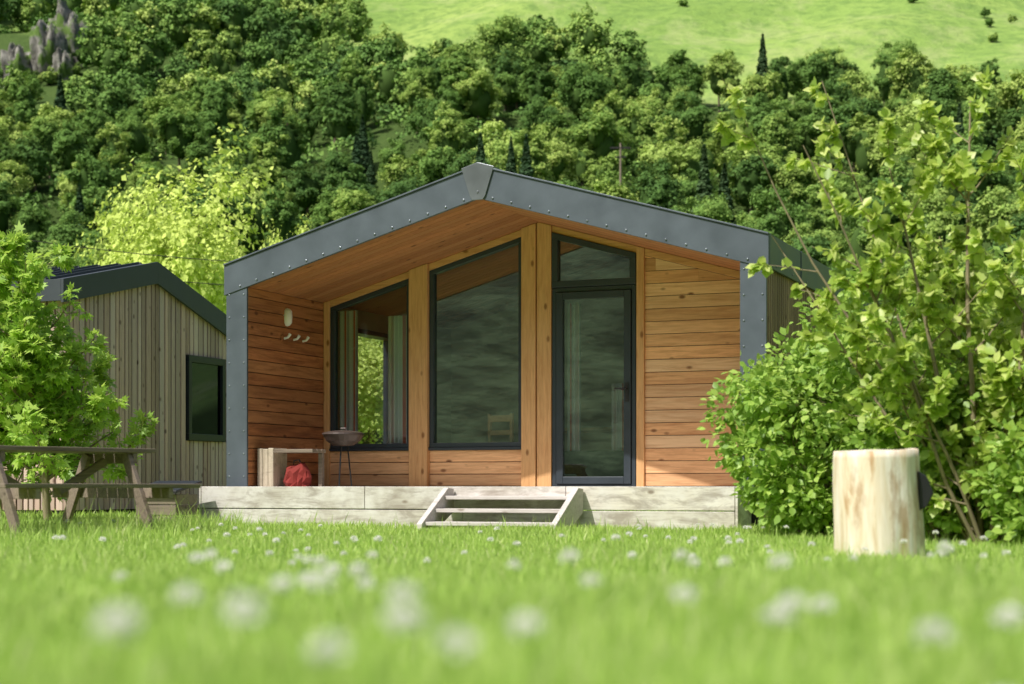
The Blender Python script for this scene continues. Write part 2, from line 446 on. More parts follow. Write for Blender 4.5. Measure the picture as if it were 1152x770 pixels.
# ------------------------------------------------------------ foliage generators
def rand_dirs(n, g=R):
    v = g.normal(size=(n, 3)); return v/np.linalg.norm(v, axis=1)[:, None]
def quads(P, Nn, size, g=R):
    n = len(P)
    r = rand_dirs(n, g); U = np.cross(Nn, r); U /= (np.linalg.norm(U, axis=1)[:, None]+1e-9)
    W = np.cross(Nn, U)
    s = (size*g.uniform(.6, 1.3, n))[:, None]
    a = .62
    V = np.stack([P-U*s*.5-W*s*.5*a, P+U*s*.5-W*s*.5, P+U*s*.5*a+W*s*.5, P-U*s*.5+W*s*.5*a], 1).reshape(-1, 3)
    F = np.arange(4*n).reshape(-1, 4)
    return V, F
def uvsphere(c, r, nu=10, nv=7, jit=.0, g=R):
    u = np.linspace(0, 2*np.pi, nu, endpoint=False); v = np.linspace(.15, np.pi-.15, nv)
    U, Vv = np.meshgrid(u, v)
    D = np.stack([np.sin(Vv)*np.cos(U), np.sin(Vv)*np.sin(U), np.cos(Vv)], -1).reshape(-1, 3)
    D = D*(1+jit*g.uniform(-1, 1, (len(D), 1)))
    P = np.array(c)+D*np.array(r)
    F = []
    for j in range(nv-1):
        for k in range(nu):
            k2 = (k+1) % nu
            F.append((j*nu+k, (j+1)*nu+k, (j+1)*nu+k2, j*nu+k2))
    return P, np.array(F)
def ftube(a, b, ra, rb, n=6):
    a = np.array(a, float); b = np.array(b, float)
    ang = np.linspace(0, 2*np.pi, n, endpoint=False)
    C = np.stack([np.cos(ang), np.sin(ang), 0*ang], -1)
    V = np.concatenate([a+C*ra, b+C*rb])
    F = np.array([(k, (k+1) % n, n+(k+1) % n, n+k) for k in range(n)])
    return V, F
def forest_tree(seed, h, w, kind='broad', ncl=64, nl=105, ls=.19, mat=None, core=True, feather=False, raw=False):
    g = np.random.default_rng(seed)
    Vs = []; Fs = []; ms = []; off = 0
    def add(V, F, m):
        nonlocal off
        Vs.append(V); Fs.append(F+off); ms.append(m); off += len(V)
    V, F = ftube((0,0,-1.5), (g.uniform(-.3,.3), g.uniform(-.3,.3), h*.75), h*.022+.03, .04); add(V, F, 0)
    if kind == 'broad':
        zc = h*g.uniform(.46, .56); rz = h-zc
        nlob = int(g.integers(3, 7))
        lobes = [(g.uniform(-.25,.25)*w, g.uniform(-.25,.25)*w, zc+g.uniform(-.4,.3)*rz, g.uniform(.45,.75)) for _ in range(nlob)] + [(0,0,zc,.88)]
        for k in range(ncl):
            lx, ly, lz, lr = lobes[k % (nlob+1)]
            d = rand_dirs(1, g)[0]; d[2] = abs(d[2])*1.0 if g.random() < .62 else d[2]*.8
            rad = g.uniform(.65, 1.06)
            c = np.array([lx+d[0]*w*.5*lr*rad, ly+d[1]*w*.5*lr*rad, lz+d[2]*rz*lr*rad])
            cr = w*g.uniform(.055, .13)*(.8 if feather else 1)
            D = rand_dirs(nl, g); D[:, 2] = np.where(g.random(nl) < .6, np.abs(D[:, 2]), D[:, 2])
            P = c + D*np.array([cr, cr, cr*(1.5 if feather else .9)])*g.uniform(.3 if feather else .45, 1.5, (nl, 1))
            out_ = (P-np.array([0, 0, zc]))/np.array([w*.5, w*.5, rz]); out_ /= (np.linalg.norm(out_, axis=1)[:, None]+1e-6)
            Nn = D*.45 + out_*.55 + g.normal(size=(nl, 3))*.45 + np.array([0,0,.3]); Nn /= np.linalg.norm(Nn, axis=1)[:, None]
            V, F = quads(P, Nn, ls, g); add(V, F, 1)
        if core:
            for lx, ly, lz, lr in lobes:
                V, F = uvsphere((lx*.8, ly*.8, lz-.05*rz), (w*.28*lr, w*.28*lr, rz*.58*lr), jit=.12, g=g); add(V, F, 2)  # added solid cores that block light and leave dark gaps
    elif kind == 'fir':
        n = ncl*nl
        t = g.random(n)**.7; z = h*(1-t)*.93+h*.07
        tier = (np.sin(z*6.5)*.12+.95)
        a = g.uniform(0, 6.283, n); rr = w*.5*t*tier*np.sqrt(g.uniform(.35, 1, n))
        P = np.stack([rr*np.cos(a), rr*np.sin(a), z-.15*rr], -1)
        Nn = np.stack([np.cos(a)*.5, np.sin(a)*.5, np.full(n, .8)], -1)+g.normal(size=(n, 3))*.4
        Nn /= np.linalg.norm(Nn, axis=1)[:, None]
        V, F = quads(P, Nn, ls, g); add(V, F, 1)
    if raw:
        sel = [(f, m) for f, m in zip(Fs, ms)]
        return np.concatenate(Vs), np.concatenate([f for f, m in sel if m == 1]), np.concatenate([f for f, m in sel if m == 2])
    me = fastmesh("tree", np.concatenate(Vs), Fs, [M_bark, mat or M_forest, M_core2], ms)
    return me
variants = [forest_tree(100+k, 5.4+2.2*rnd.random(), 3.7+1.9*rnd.random(), ncl=70, nl=120, ls=.165) for k in range(14)]
tall = [forest_tree(150+k, 8.0, 3.5, ncl=70, nl=120, ls=.165) for k in range(4)]
lights = [forest_tree(170+k, 6.6, 4.6, mat=M_light, ncl=70, nl=120, ls=.165) for k in range(3)]
firs = [forest_tree(200+k, 9, 3.2, 'fir', 40, 75, .28, M_conifer) for k in range(2)]
raws = [forest_tree(500+k, 5.8+1.6*rnd.random(), 4.2+1.3*rnd.random(), ncl=44, nl=56, ls=.25, raw=True) for k in range(6)]
def ymax(x):
    b = 220.5-(x+12)*.55 if x > -14 else 221.5-(x+14)*2.6
    return b + 3.0*math.sin(x/5.0) + 2*math.sin(x/2.1)
cands = []
y = 116.0; row = 0
while y < 282:
    dx = 4.5; xw = .36*y+5
    x = -xw + (row % 2)*dx/2
    while x < xw:
        px = x+rnd.uniform(-1.9, 1.9); py = y+rnd.uniform(-2.5, 2.5)
        ok = py < ymax(px)
        if px/py < -.250 and 203 < py < 250: ok = False
        if ok and rnd.random() > .015: cands.append((px, py))
        x += dx
    y += 5.5; row += 1
inview = [c for c in cands if abs(c[0]/c[1]) < .325]
outv = [c for c in cands if abs(c[0]/c[1]) >= .325]
inview.sort(key=lambda c: c[1])
def vis(c):
    u = 576+1900*c[0]/c[1]; top = 548-1900*(float(hz(np.array(c[0]), np.array(c[1])))+6.5-.45)/c[1]
    roof_v = 195+abs(u-540)*.235 if 257 < u < 940 else 400
    return top < roof_v+5
shown = [c for c in inview if vis(c)]
indiv = shown[:270]
rest = shown[270:]+outv
print("forest individuals", len(indiv), "rest", len(rest))
def put_tree(px, py, me, label, sc=1.0, z=None, name="forest_tree", group="forest trees covering the hillside"):
    o = bpy.data.objects.new(name, me)
    o.location = (px, py, float(hz(np.array(px), np.array(py))) if z is None else z)
    o.rotation_euler = (0, 0, rnd.uniform(0, 6.28))
    s = sc*rnd.uniform(.70, 1.25)
    o.scale = (s*rnd.uniform(.9, 1.15), s*rnd.uniform(.9, 1.15), s*rnd.uniform(.9, 1.15))
    tag(o, label, "tree", group); link(o); return o
for px, py in indiv:
    q = rnd.random()
    nearleft = px < -5 and py < 165
    if q < .035: put_tree(px, py, rnd.choice(firs), "dark green conical fir tree standing among broadleaf trees", .9, name="fir_tree")
    elif q < .20: put_tree(px, py, rnd.choice(tall), "tall narrow broadleaf tree in the dense hillside forest", .95)
    elif q > (.80 if nearleft else .93): put_tree(px, py, rnd.choice(lights), "light green broadleaf tree in the dense hillside forest", 1.0)
    else: put_tree(px, py, rnd.choice(variants), "round-crowned green broadleaf tree in the dense hillside forest", 1.05)
for u_, Y_ in ((575, 155), (592, 151), (792, 148), (815, 153)):
    put_tree((u_-576)/1900*Y_, Y_, firs[0], "dark green conical fir tree standing among broadleaf trees", 1.0, name="fir_tree")
def woodmat():
    m, nt, out = newmat("woodland_foliage")
    at = N(nt, 'ShaderNodeAttribute'); at.attribute_name = "tint"
    geo = N(nt, 'ShaderNodeNewGeometry')
    f = math_(nt, 'ADD', math_(nt, 'MULTIPLY', at.outputs['Fac'], .75), math_(nt, 'MULTIPLY', geo.outputs['Random Per Island'], .25))
    c = ramp(nt, f, FST)
    p = N(nt, 'ShaderNodeBsdfDiffuse'); nt.links.new(c, p.inputs[0]); nt.links.new(p.outputs[0], out.inputs[0])
    return m
M_wood = woodmat()
def merge_wood(name, label, trees, under, zf):
    Vs = []; F1 = []; F2 = []; T_ = []; off = 0
    for k, (px, py, sc) in enumerate(trees):
        V, A, B_ = raws[k % 6]
        s = sc*rnd.uniform(.8, 1.3); a = rnd.uniform(0, 6.28); ca, sa = math.cos(a), math.sin(a)
        Q = np.stack([V[:, 0]*ca-V[:, 1]*sa, V[:, 0]*sa+V[:, 1]*ca, V[:, 2]], -1)*s + np.array([px, py, float(zf(np.array(px), np.array(py)))])
        Vs.append(Q); F1.append(A+off); F2.append(B_+off); T_.append(np.full(len(Q), rnd.random())); off += len(Q)
    for k, (px, py) in enumerate(under):
        g = np.random.default_rng(k+1000); n = 130
        hh_ = rnd.uniform(1.2, 2.6); ww = rnd.uniform(4, 5.5)
        D = rand_dirs(n, g); D[:, 2] = np.abs(D[:, 2]); P = D*np.array([ww/2, ww/2, hh_])*(g.uniform(.8, 1.1, (n, 1)))
        Nn = D+g.normal(size=(n, 3))*.6; Nn /= np.linalg.norm(Nn, axis=1)[:, None]
        V, F = quads(P, Nn, .36)
        x_, y_ = px+rnd.uniform(-2.5,2.5), py-rnd.uniform(1,3)
        V = V+np.array([x_, y_, float(zf(np.array(x_), np.array(y_)))])
        Vs.append(V); F1.append(F+off); T_.append(np.full(len(V), rnd.random()*.6)); off += len(V)
    me = fastmesh(name, np.concatenate(Vs), [np.concatenate(F1), np.concatenate(F2)], [M_wood, M_core2], [0, 1])
    T_ = np.concatenate(T_).astype(np.float32)
    if len(me.vertices) == len(T_):
        at = me.attributes.new("tint", 'FLOAT', 'POINT'); at.data.foreach_set("value", T_)
    o = bpy.data.objects.new(name, me)
    tag(o, label, "woodland", kind="stuff"); link(o)
merge_wood("woodland", "dense green undergrowth and farther trees of the hillside forest", [(a, b_, 1) for a, b_ in rest], indiv+rest, hz)

bushm = forest_tree(300, 1.8, 2.4, ncl=22, nl=60, ls=.16)
for px, py in ((64, 226), (66, 236), (62, 218), (57, 240), (25, 246), (68, 230)):
    if py > ymax(px)+2:
        put_tree(px, py, bushm, "small round bush on the bright green meadow slope", .7, name="bush", group="bushes scattered over the upper meadow")

yel = [forest_tree(400+k, 12, 8.2, ncl=190, nl=80, ls=.17, mat=M_yellow, core=False, feather=True) for k in range(2)]
mids = [forest_tree(420+k, 8, 6.5, ncl=80, nl=95, ls=.20) for k in range(4)]
def mid(u, Y, h, wsc, me, label, name="tree", group=None, base=8.0):
    o = bpy.data.objects.new(name, me); o.location = ((u-576)/1900*Y, Y, -.1)
    s = h/base; o.scale = (s*wsc, s*wsc, s); o.rotation_euler = (0,0,rnd.uniform(0, 6.28))
    tag(o, label, "tree", group); link(o)
mid(220, 62, 13.6, .74, yel[0], "bright yellow-green feathery tree behind the wooden cabins", base=12)
mid(156, 66, 12.4, .58, yel[1], "bright yellow-green feathery tree behind the wooden cabins", base=12)
mid(275, 68, 10.8, .58, yel[1], "bright yellow-green feathery tree behind the wooden cabins", base=12)
mid(352, 72, 12.0, .55, yel[1], "pale green tree rising behind the cabin roof", base=12)
mid(420, 38, 4.8, 1.0, yel[0], "pale green low tree added behind the cabin to brighten its side window", base=12)  # bright tree added so the view through the side window is lighter
for k, (u, Y, h, ws) in enumerate([(300, 92, 12.0, .85), (395, 98, 12, .85), (455, 103, 12, .85), (60, 84, 10.5, 1), (10, 88, 11, .9), (-40, 80, 11, 1), (110, 95, 11.5, .9),
      (840, 98, 11, .9), (900, 92, 10.5, 1), (960, 96, 11, .9), (1030, 92, 11, 1), (1090, 96, 11, .9), (1150, 90, 10.5, 1), (1210, 94, 11, 1)]):
    mid(u, Y, h, ws, mids[k % 4] if k not in (1, 2) else lights[0], "leafy green valley tree standing behind the cabins", group="valley trees behind the cabins", base=8.0 if k not in (1, 2) else 6.6)

def rock(px, py, sx, sy, sz, seed):
    g = np.random.default_rng(seed)
    nu, nv = 48, 34
    u = np.linspace(0, 2*np.pi, nu, endpoint=False); v = np.linspace(.05, np.pi-.05, nv)
    U, Vv = np.meshgrid(u, v)
    D = np.stack([np.sin(Vv)*np.cos(U), np.sin(Vv)*np.sin(U), np.cos(Vv)], -1).reshape(-1, 3)
    k = 1+.16*np.sin(D[:, 0]*6+seed)*np.sin(D[:, 2]*5+seed)+.09*np.sin(D[:, 0]*13+D[:, 2]*5)+.06*np.sin(D[:, 0]*27-D[:, 2]*12)+g.uniform(-.04, .04, len(D))
    P = D*k[:, None]*np.array([sx, sy, sz])
    F = []
    for j in range(nv-1):
        for q in range(nu):
            F.append((j*nu+q, (j+1)*nu+q, (j+1)*nu+(q+1) % nu, j*nu+(q+1) % nu))
    o = bpy.data.objects.new("rock_outcrop", fastmesh("rock_outcrop", P, [np.array(F)], [M_rock]))
    o.location = (px, py, float(hz(np.array(px), np.array(py)))); link(o)
    tag(o, "grey limestone outcrop breaking through the green hillside", "rock", "rock outcrops on the hillside")
rock(-61.5, 224, 2.6, 4, 6.2, 1); rock(-64.8, 221, 2.0, 3, 4.3, 2); rock(-60.5, 231, 3.2, 4, 7.4, 3); rock(-58.8, 221, 1.4, 2, 3.4, 4)
for px, py in ((-63, 217), (-60, 218), (-66.5, 220), (-57.5, 221), (-62.2, 219), (-66, 226), (-57, 226), (-64, 213), (-60, 211), (-56.5, 214), (-67.5, 216)):
    put_tree(px, py, bushm, "small green bush clinging to the rocky outcrop", 1.3, name="bush", group="bushes around the rock outcrop")

# ------------------------------------------------------------ main cabin
AE = math.atan2(-.381, .924)
W = 6.29; DK = .45; YF = 1.8; LEN = 8.0; SL = .286
L0 = (-3.257, 19.40, 0)
cab = empty("wooden_cabin", L0, AE, "larch-clad wooden cabin with grey metal gable roof and raised deck", "cabin")
def zt(x): return DK+2.53+SL*min(x, W-x)
def zs(x): return zt(x)-.32
b = MB()
for x0, x1 in ((-.01, W/2), (W/2, W+.01)):
    b.slope(x0, x1, .003, LEN+.2, zt(x0)-.29, zt(x1)-.29, zt(x0), zt(x1))
yy = .45
while yy < LEN:
    for x0, x1 in ((0, W/2-.02), (W/2+.02, W)):
        b.slope(x0, x1, yy, yy+.03, zt(x0)-.003, zt(x1)-.003, zt(x0)+.035, zt(x1)+.035)
    yy += .45
roof = b.obj("roof", M_metal, cab)
b = MB()
y0 = .02
while y0 < LEN-.1:
    y1 = y0+.125
    for x0, x1 in ((.252, W/2), (W/2, W-.252)):
        b.slope(x0, x1, y0, y1, zs(x0), zs(x1), zs(x0)+.025, zs(x1)+.025)
    y0 = y1+.007
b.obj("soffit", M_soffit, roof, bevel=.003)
b = MB()
for x0, x1 in ((-.035, W/2), (W/2, W+.035)):
    b.slope(x0, x1, -.04, 0, zt(x0)-.325, zt(x1)-.325, zt(x0)+.015, zt(x1)+.015)
for x0, x1 in ((-.035, W/2), (W/2, W+.035)):
    b.slope(x0, x1, -.055, .06, zt(x0)+.017, zt(x1)+.017, zt(x0)+.035, zt(x1)+.035)
b.box(W+.003, W+.038, .002, LEN+.2, zt(W)-.325, zt(W)+.02)
b.box(-.038, -.003, .002, LEN+.2, zt(0)-.325, zt(0)+.02)
b.box(W+.039, W+.046, 1.4, 1.46, zt(W)-.327, zt(W)+.022)
for k in range(14):
    for side in (0, 1):
        x = .18+k*.215; x = x if side == 0 else W-x
        z = zt(x)-.285
        b.tube([(x, -.048, z), (x, -.04, z)], .012, 8, 1)
for k in range(10):
    b.tube([(W+.038, .3+k*.7, zt(W)-.28), (W+.046, .3+k*.7, zt(W)-.28)], .011, 8, 1)
b.obj("fascia", [M_metal, M_screw], roof, bevel=.003)
b = MB()
zc = zt(W/2)
b.poly_prism([(W/2-.06, zc-.345), (W/2+.06, zc-.345), (W/2+.09, zc-.30), (W/2+.19, zc+.005), (W/2, zc+.06), (W/2-.19, zc+.005), (W/2-.09, zc-.30)], -.058, -.041)
b.tube([(W/2, -.064, zc-.26), (W/2, -.058, zc-.26)], .014, 8, 0)
b.box(W/2-.1, W/2+.1, .07, LEN+.2, zc+.0, zc+.045)
b.obj("ridge_cap", M_metal2, roof, bevel=.003)
for x0, x1 in ((-.01, .262), (W-.262, W+.01)):
    b = MB()
    b.slope(x0, x1, -.03, .0, DK-.04, DK-.04, zs(x0)-.004, zs(x1)-.004)
    for k in range(9):
        z = DK+.12+k*.26
        for xx in (x0+.04, x1-.04):
            b.tube([(xx, -.036, z), (xx, -.03, z)], .010, 8, 1)
    b.obj("corner_panel", [M_metal, M_screw], cab, bevel=.003)
b = MB()
hL = zs(0)+.02
OY0, OY1, OZ0, OZ1 = 2.65, 3.90, DK+.10, DK+2.05
b.box(.02, .24, .003, OY0, .05, hL); b.box(.02, .24, OY1, LEN, .05, hL)
b.box(.02, .24, OY0, OY1, .05, OZ0); b.box(.02, .24, OY0, OY1, OZ1, hL)
b.obj("wall", M_core, cab)
b = MB(); b.box(W-.24, W-.02, .003, LEN, .05, hL); b.obj("wall", M_core, cab)
for xa, xb in ((W-.018, W+.002), (-.002, .018)):
    b = MB(); y = .0
    while y < LEN-.05:
        if not (xa < 1 and OY0-.07 < y < OY1):
            b.box(xa, xb, y+.004, y+.075, .1, zs(0)-.003)
        y += .095
    b.obj("side_cladding", M_slatr, cab, bevel=.003)
bw = .138
for xa, xb in ((.242, .262), (W-.262, W-.242)):
    b = MB(); z = DK+.012
    while z < zs(.26)-.02:
        z1 = min(z+bw, zs(.26)-.004)
        b.box(xa, xb, .004, YF-.002, z, z1)
        z += bw+.007
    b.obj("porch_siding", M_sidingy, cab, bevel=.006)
def siding(b, x0, x1, z0, topf):
    z = z0
    while z < max(topf(x0), topf(x1))-.01:
        zz = z+bw
        t0, t1 = topf(x0), topf(x1)
        if zz <= min(t0, t1): b.box(x0, x1, YF, YF+.022, z, zz)
        else:
            hi0, hi1 = min(zz, t0), min(zz, t1)
            xa, xb = x0, x1
            if t0 > t1:
                if t1 < z: xb = x0+(x1-x0)*(t0-z)/(t0-t1); hi1 = z+.001
                if t0 > zz:
                    xm = x0+(x1-x0)*(t0-zz)/(t0-t1)
                    b.box(x0, xm-.0005, YF, YF+.022, z, zz); xa = xm; hi0 = zz
                b.slope(xa, xb, YF, YF+.022, z, z, hi0, max(hi1, z+.001))
            else:
                b.slope(x0, x1, YF, YF+.022, z, z, max(hi0, z+.001), max(hi1, z+.001))
        z += bw+.007
ZS = DK+.47
b = MB(); siding(b, 4.43, W-.262, DK+.012, lambda x: zs(x)-.09); b.obj("front_siding", M_siding, cab, bevel=.006)
b = MB(); siding(b, .34, 1.46, DK+.012, lambda x: ZS-.03); b.obj("front_siding", M_siding, cab, bevel=.006)
b = MB(); siding(b, 1.70, 2.92, DK+.012, lambda x: ZS-.03); b.obj("front_siding", M_siding, cab, bevel=.006)
b = MB()
b.box(.25, W-.25, YF+.024, YF+.14, DK-.02, ZS-.05)
b.slope(4.35, W-.25, YF+.024, YF+.14, ZS-.05, ZS-.05, zs(4.35)+.02, zs(W-.25)+.02)
b.obj("wall", M_core, cab)
for x0, x1, y0 in ((.264, .345, -.03), (1.455, 1.70, -.07), (2.925, 3.105, -.07), (3.115, 3.295, -.05), (4.335, 4.43, -.03)):
    b = MB()
    if x0 < W/2 < x1:
        b.poly_prism([(x0, DK+.002), (x1, DK+.002), (x1, zs(x1)-.003), (W/2, zs(W/2)-.003), (x0, zs(x0)-.003)], YF+y0, YF+.15)
    else:
        b.slope(x0, x1, YF+y0, YF+.15, DK+.002, DK+.002, zs(x0)-.003, zs(x1)-.003)
    b.obj("post", M_post, cab, bevel=.006)
for x0, x1, d in ((.347, 1.453, .085), (1.702, 2.922, .085), (3.297, 4.333, .08), (4.432, W-.264, .085)):
    b = MB()
    b.slope(x0, x1, YF-.02, YF+.13, zs(x0)-d, zs(x1)-d, zs(x0)-.003, zs(x1)-.003)
    b.obj("header_trim", M_postx, cab, bevel=.004)
for x0, x1 in ((.347, 1.453), (1.702, 2.922)):
    b = MB(); b.box(x0, x1, YF-.035, YF+.12, ZS-.028, ZS+.002); b.obj("sill_trim", M_frame, cab, bevel=.004)
def trapwin(x0, x1, z0, zf, parent, name="window", fw=.055, yb=0.0, gm=None):
    e = bpy.data.objects.new(name, None); link(e, parent); e.location = ((x0+x1)/2, YF, z0)
    ox, oy, oz = e.location
    b = MB()
    y0, y1 = yb-.01, yb+.09
    X0, X1 = x0-ox, x1-ox
    t0, t1 = zf(x0)-oz, zf(x1)-oz
    k = (t1-t0)/(X1-X0)
    b.box(X0, X1, y0, y1, 0, fw)
    b.slope(X0, X0+fw, y0, y1, fw, fw, t0-fw, t0+k*fw-fw)
    b.slope(X1-fw, X1, y0, y1, fw, fw, t1-k*fw-fw, t1-fw)
    b.slope(X0, X1, y0, y1, t0-fw, t1-fw, t0, t1)
    b.obj("frame", M_frame, e, bevel=.005)
    b = MB()
    b.slope(X0+fw-.01, X1-fw+.01, yb+.04, yb+.046, fw-.01, fw-.01, t0-fw+.01, t1-fw+.01)
    b.obj("glass", gm or M_glass, e)
    return e
trapwin(.349, 1.452, ZS+.004, lambda x: zs(x)-.088, cab, gm=M_glass1)
trapwin(1.704, 2.920, ZS+.004, lambda x: zs(x)-.088, cab)
trapwin(3.299, 4.331, DK+2.33, lambda x: zs(x)-.083, cab, "transom_window", .075, -.03)
e = bpy.data.objects.new("side_window", None); link(e, cab); e.location = (.1, (OY0+OY1)/2, OZ0)
b = MB(); fw = .06; hw = (OY1-OY0)/2-.002; hh = OZ1-OZ0-.002
b.box(-.05, .155, -hw, hw, 0, fw); b.box(-.05, .155, -hw, hw, hh-fw, hh)
b.box(-.05, .155, -hw, -hw+fw, fw, hh-fw); b.box(-.05, .155, hw-fw, hw, fw, hh-fw)
b.obj("frame", M_frame, e); b = MB(); b.box(-.004, .004, -hw+fw, hw-fw, fw-.01, hh-fw+.01); b.obj("glass", M_glass2, e)
door = bpy.data.objects.new("door", None); link(door, cab); door.location = (3.30, YF-.03, DK)
dw = 1.03; dh = 2.325
b = MB(); f = .05
b.box(.001, f, 0, .1, 0, dh); b.box(dw-f, dw-.001, 0, .1, 0, dh); b.box(f, dw-f, 0, .1, dh-f, dh); b.box(f, dw-f, .0, .1, 0, .03)
b.obj("frame", M_frame, door, bevel=.005)
b = MB(); g = f+.006; q = .085; top = dh-f-.006
b.box(g, g+q, -.018, .05, .034, top); b.box(dw-g-q, dw-g, -.018, .05, .034, top)
b.box(g+q, dw-g-q, -.018, .05, top-q, top); b.box(g+q, dw-g-q, -.018, .05, .034, .034+q)
b.obj("leaf", M_frame, door, bevel=.005)
b = MB(); b.box(g+q-.01, dw-g-q+.01, .012, .018, .11, top-q+.01); b.obj("glass", M_glass, door)
b = MB()
hx = dw-g-q/2; b.box(hx-.022, hx+.022, -.028, -.018, .98, 1.2)
b.tube([(hx, -.028, 1.13), (hx, -.075, 1.13), (hx-.02, -.08, 1.13), (hx-.13, -.08, 1.13)], .011, 10)
b.tube([(hx, -.034, 1.03), (hx, -.028, 1.03)], .014, 12)
b.obj("handle", M_black, door)
b = MB(); b.box(.25, W-.25, YF+.15, LEN-.05, DK-.03, DK+.001); b.obj("floor", M_inner, cab)
b = MB()
b.slope(.25, W/2, 5.6, 5.7, DK, DK, zs(.25), zs(W/2)); b.slope(W/2, 4.3, 5.6, 5.7, DK, DK, zs(W/2), zs(4.3))
b.slope(4.3, 5.7, 5.6, 5.7, DK+2.1, DK+2.1, zs(4.3), zs(5.7)); b.slope(5.7, W-.25, 5.6, 5.7, DK, DK, zs(5.7), zs(W-.25))  # unseen opening left in the back wall to let light into the room
b.box(.245, .262, YF+.16, OY0, DK, zs(.25)); b.box(.245, .262, OY1, 5.6, DK, zs(.25)); b.box(.245, .262, OY0, OY1, DK, OZ0); b.box(.245, .262, OY0, OY1, OZ1, zs(.25))
b.box(W-.262, W-.245, YF+.16, 5.6, DK, zs(.25))
b.obj("interior_wall", M_plaster, cab)
b = MB()
DP = .54; D1 = W-.17
for k in range(19):
    y1 = -DP+.012+k*.125
    if y1 > YF-.03: break
    b.box(.0 if y1 < -.16 else .264, D1 if y1 < -.16 else W-.264, y1, y1+.119, DK-.028, DK)
xs_ = [0, 2.05, 4.35, D1]
for i in range(3):
    b.box(xs_[i]+.003, xs_[i+1]-.003, -DP-.03, -DP+.01, DK-.235, DK+.004)
xs_ = [0, 3.2, D1]
for i in range(2):
    b.box(xs_[i]+.003, xs_[i+1]-.003, -DP-.024-.006*i, -DP+.01, DK-.455, DK-.244)
b.box(-.03, -.002, -DP-.03, 0, DK-.455, DK+.003); b.box(D1+.002, D1+.03, -DP-.03, -.04, DK-.455, DK+.003)
b.obj("deck", M_deck, cab, bevel=.006)

MW = Matrix.Translation(Vector(L0)) @ Matrix.Rotation(AE, 4, 'Z')
def wl(x, y, z): return MW @ Vector((x, y, z))

st = empty("wooden_steps", wl(3.80, -DP-.03, 0), AE, "pale grey wooden three-tread steps leading up to the deck", "steps")
for x in (-.72, .72):
    b = MB()
    x0, x1 = x-.03, x+.03
    pr = [(-.02, DK-.02), (-.16, DK-.01), (-.80, .08), (-.80, -.06), (-.62, -.06), (-.02, DK-.26)]
    n = len(pr)
    b.v = [(x0, yy_, zz_) for yy_, zz_ in pr]+[(x1, yy_, zz_) for yy_, zz_ in pr]
    b.f = [tuple(range(n)), tuple(reversed(range(n, 2*n)))]+[(i, (i+1) % n, n+(i+1) % n, n+i) for i in range(n)]
    b.m = [0]*len(b.f)
    b.obj("stringer", M_step, st, bevel=.004)
for yc, zc_ in ((-.12, .32), (-.36, .19), (-.60, .06)):
    b = MB(); b.box(-.687, .687, yc-.13, yc-.003, zc_, zc_+.038); b.box(-.687, .687, yc+.003, yc+.12, zc_, zc_+.038)
    b.obj("tread", M_step, st, bevel=.005)

e = empty("wall_lamp", wl(.263, .87, DK+2.02), AE, "small white oval lamp fixed to the wooden porch wall", "lamp")
b = MB()
b.lathe([(.0, .11), (.03, .10), (.055, .07), (.06, .0), (.055, -.07), (.03, -.10), (0, -.11)], (.01, 0, 0), 16)
b.obj("lamp_shade", M_white, e, smooth=True)
b = MB(); b.box(0, .012, -.045, .045, -.06, .06); b.obj("backplate", M_steel, e)
e = empty("coat_rack", wl(.263, 1.0, DK+1.76), AE, "pale wooden coat rack with pegs on the porch wall", "coat rack")
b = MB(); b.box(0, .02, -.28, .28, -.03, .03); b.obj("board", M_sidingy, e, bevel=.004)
for yy_ in (-.22, 0, .22):
    b = MB(); b.tube([(.02, yy_, 0), (.07, yy_, .01), (.10, yy_, .05)], [.014, .014, .02], 8); b.obj("peg", M_white, e)

e = empty("porch_bench", wl(.31, .12, DK), AE, "small weathered wooden bench with solid end panel on the deck", "bench")
b = MB(); b.box(0, .07, 0, .32, 0, .44); b.box(.072, .14, 0, .32, 0, .435); b.box(.142, .21, 0, .32, 0, .445); b.obj("end_panel", M_pale, e, bevel=.008)
b = MB(); b.box(.212, .72, .0, .10, .39, .43); b.box(.212, .72, .11, .21, .39, .43); b.box(.212, .72, .22, .32, .39, .43); b.obj("seat", M_picnic, e, bevel=.005)
b = MB(); b.box(.66, .71, .24, .30, 0, .388); b.obj("leg", M_picnic, e, bevel=.005)
e = empty("red_bag", wl(.76, .27, DK), AE, "slumped crumpled red fabric bag standing under the bench", "bag")
b = MB()
prof = [(0.0, 0), (.14, .0), (.17, .05), (.165, .13), (.14, .2), (.085, .255), (.0, .27)]
b.lathe(prof, (0, 0, 0), 22)
b.v = [(x*1.0+.02*math.sin(z*30+x*20), y*.7+.02*math.sin(x*45+z*30), max(0, z+.025*math.sin(x*33)*min(1, z*10))) for x, y, z in b.v]
b.obj("pouch", M_red, e, smooth=False)
b = MB(); b.tube([(-.07, 0, .22), (-.04, -.02, .30), (.03, -.03, .31), (.07, 0, .22)], .01, 8); b.obj("strap", M_black, e)
e = empty("charcoal_grill", wl(.98, .95, DK), AE, "round lidded grill with brown bowl on thin dark legs", "grill")
b = MB(); b.lathe([(0, .48), (.12, .49), (.20, .54), (.235, .60), (.24, .615), (.0, .615)], n=24); b.obj("bowl", M_grill, e, smooth=False)
b = MB(); b.lathe([(.25, .617), (.245, .635), (.17, .655), (.07, .665), (0, .668)], n=24); b.tube([(-.04,0,.665),(-.03,0,.69),(.03,0,.69),(.04,0,.665)], .008, 6); b.obj("lid", M_grill, e)
for a in (0.5, 2.6, 4.7):
    b = MB(); b.tube([(.05*math.cos(a), .05*math.sin(a), .49), (.10*math.cos(a), .10*math.sin(a), .0)], .009, 8); b.obj("leg", M_black, e)

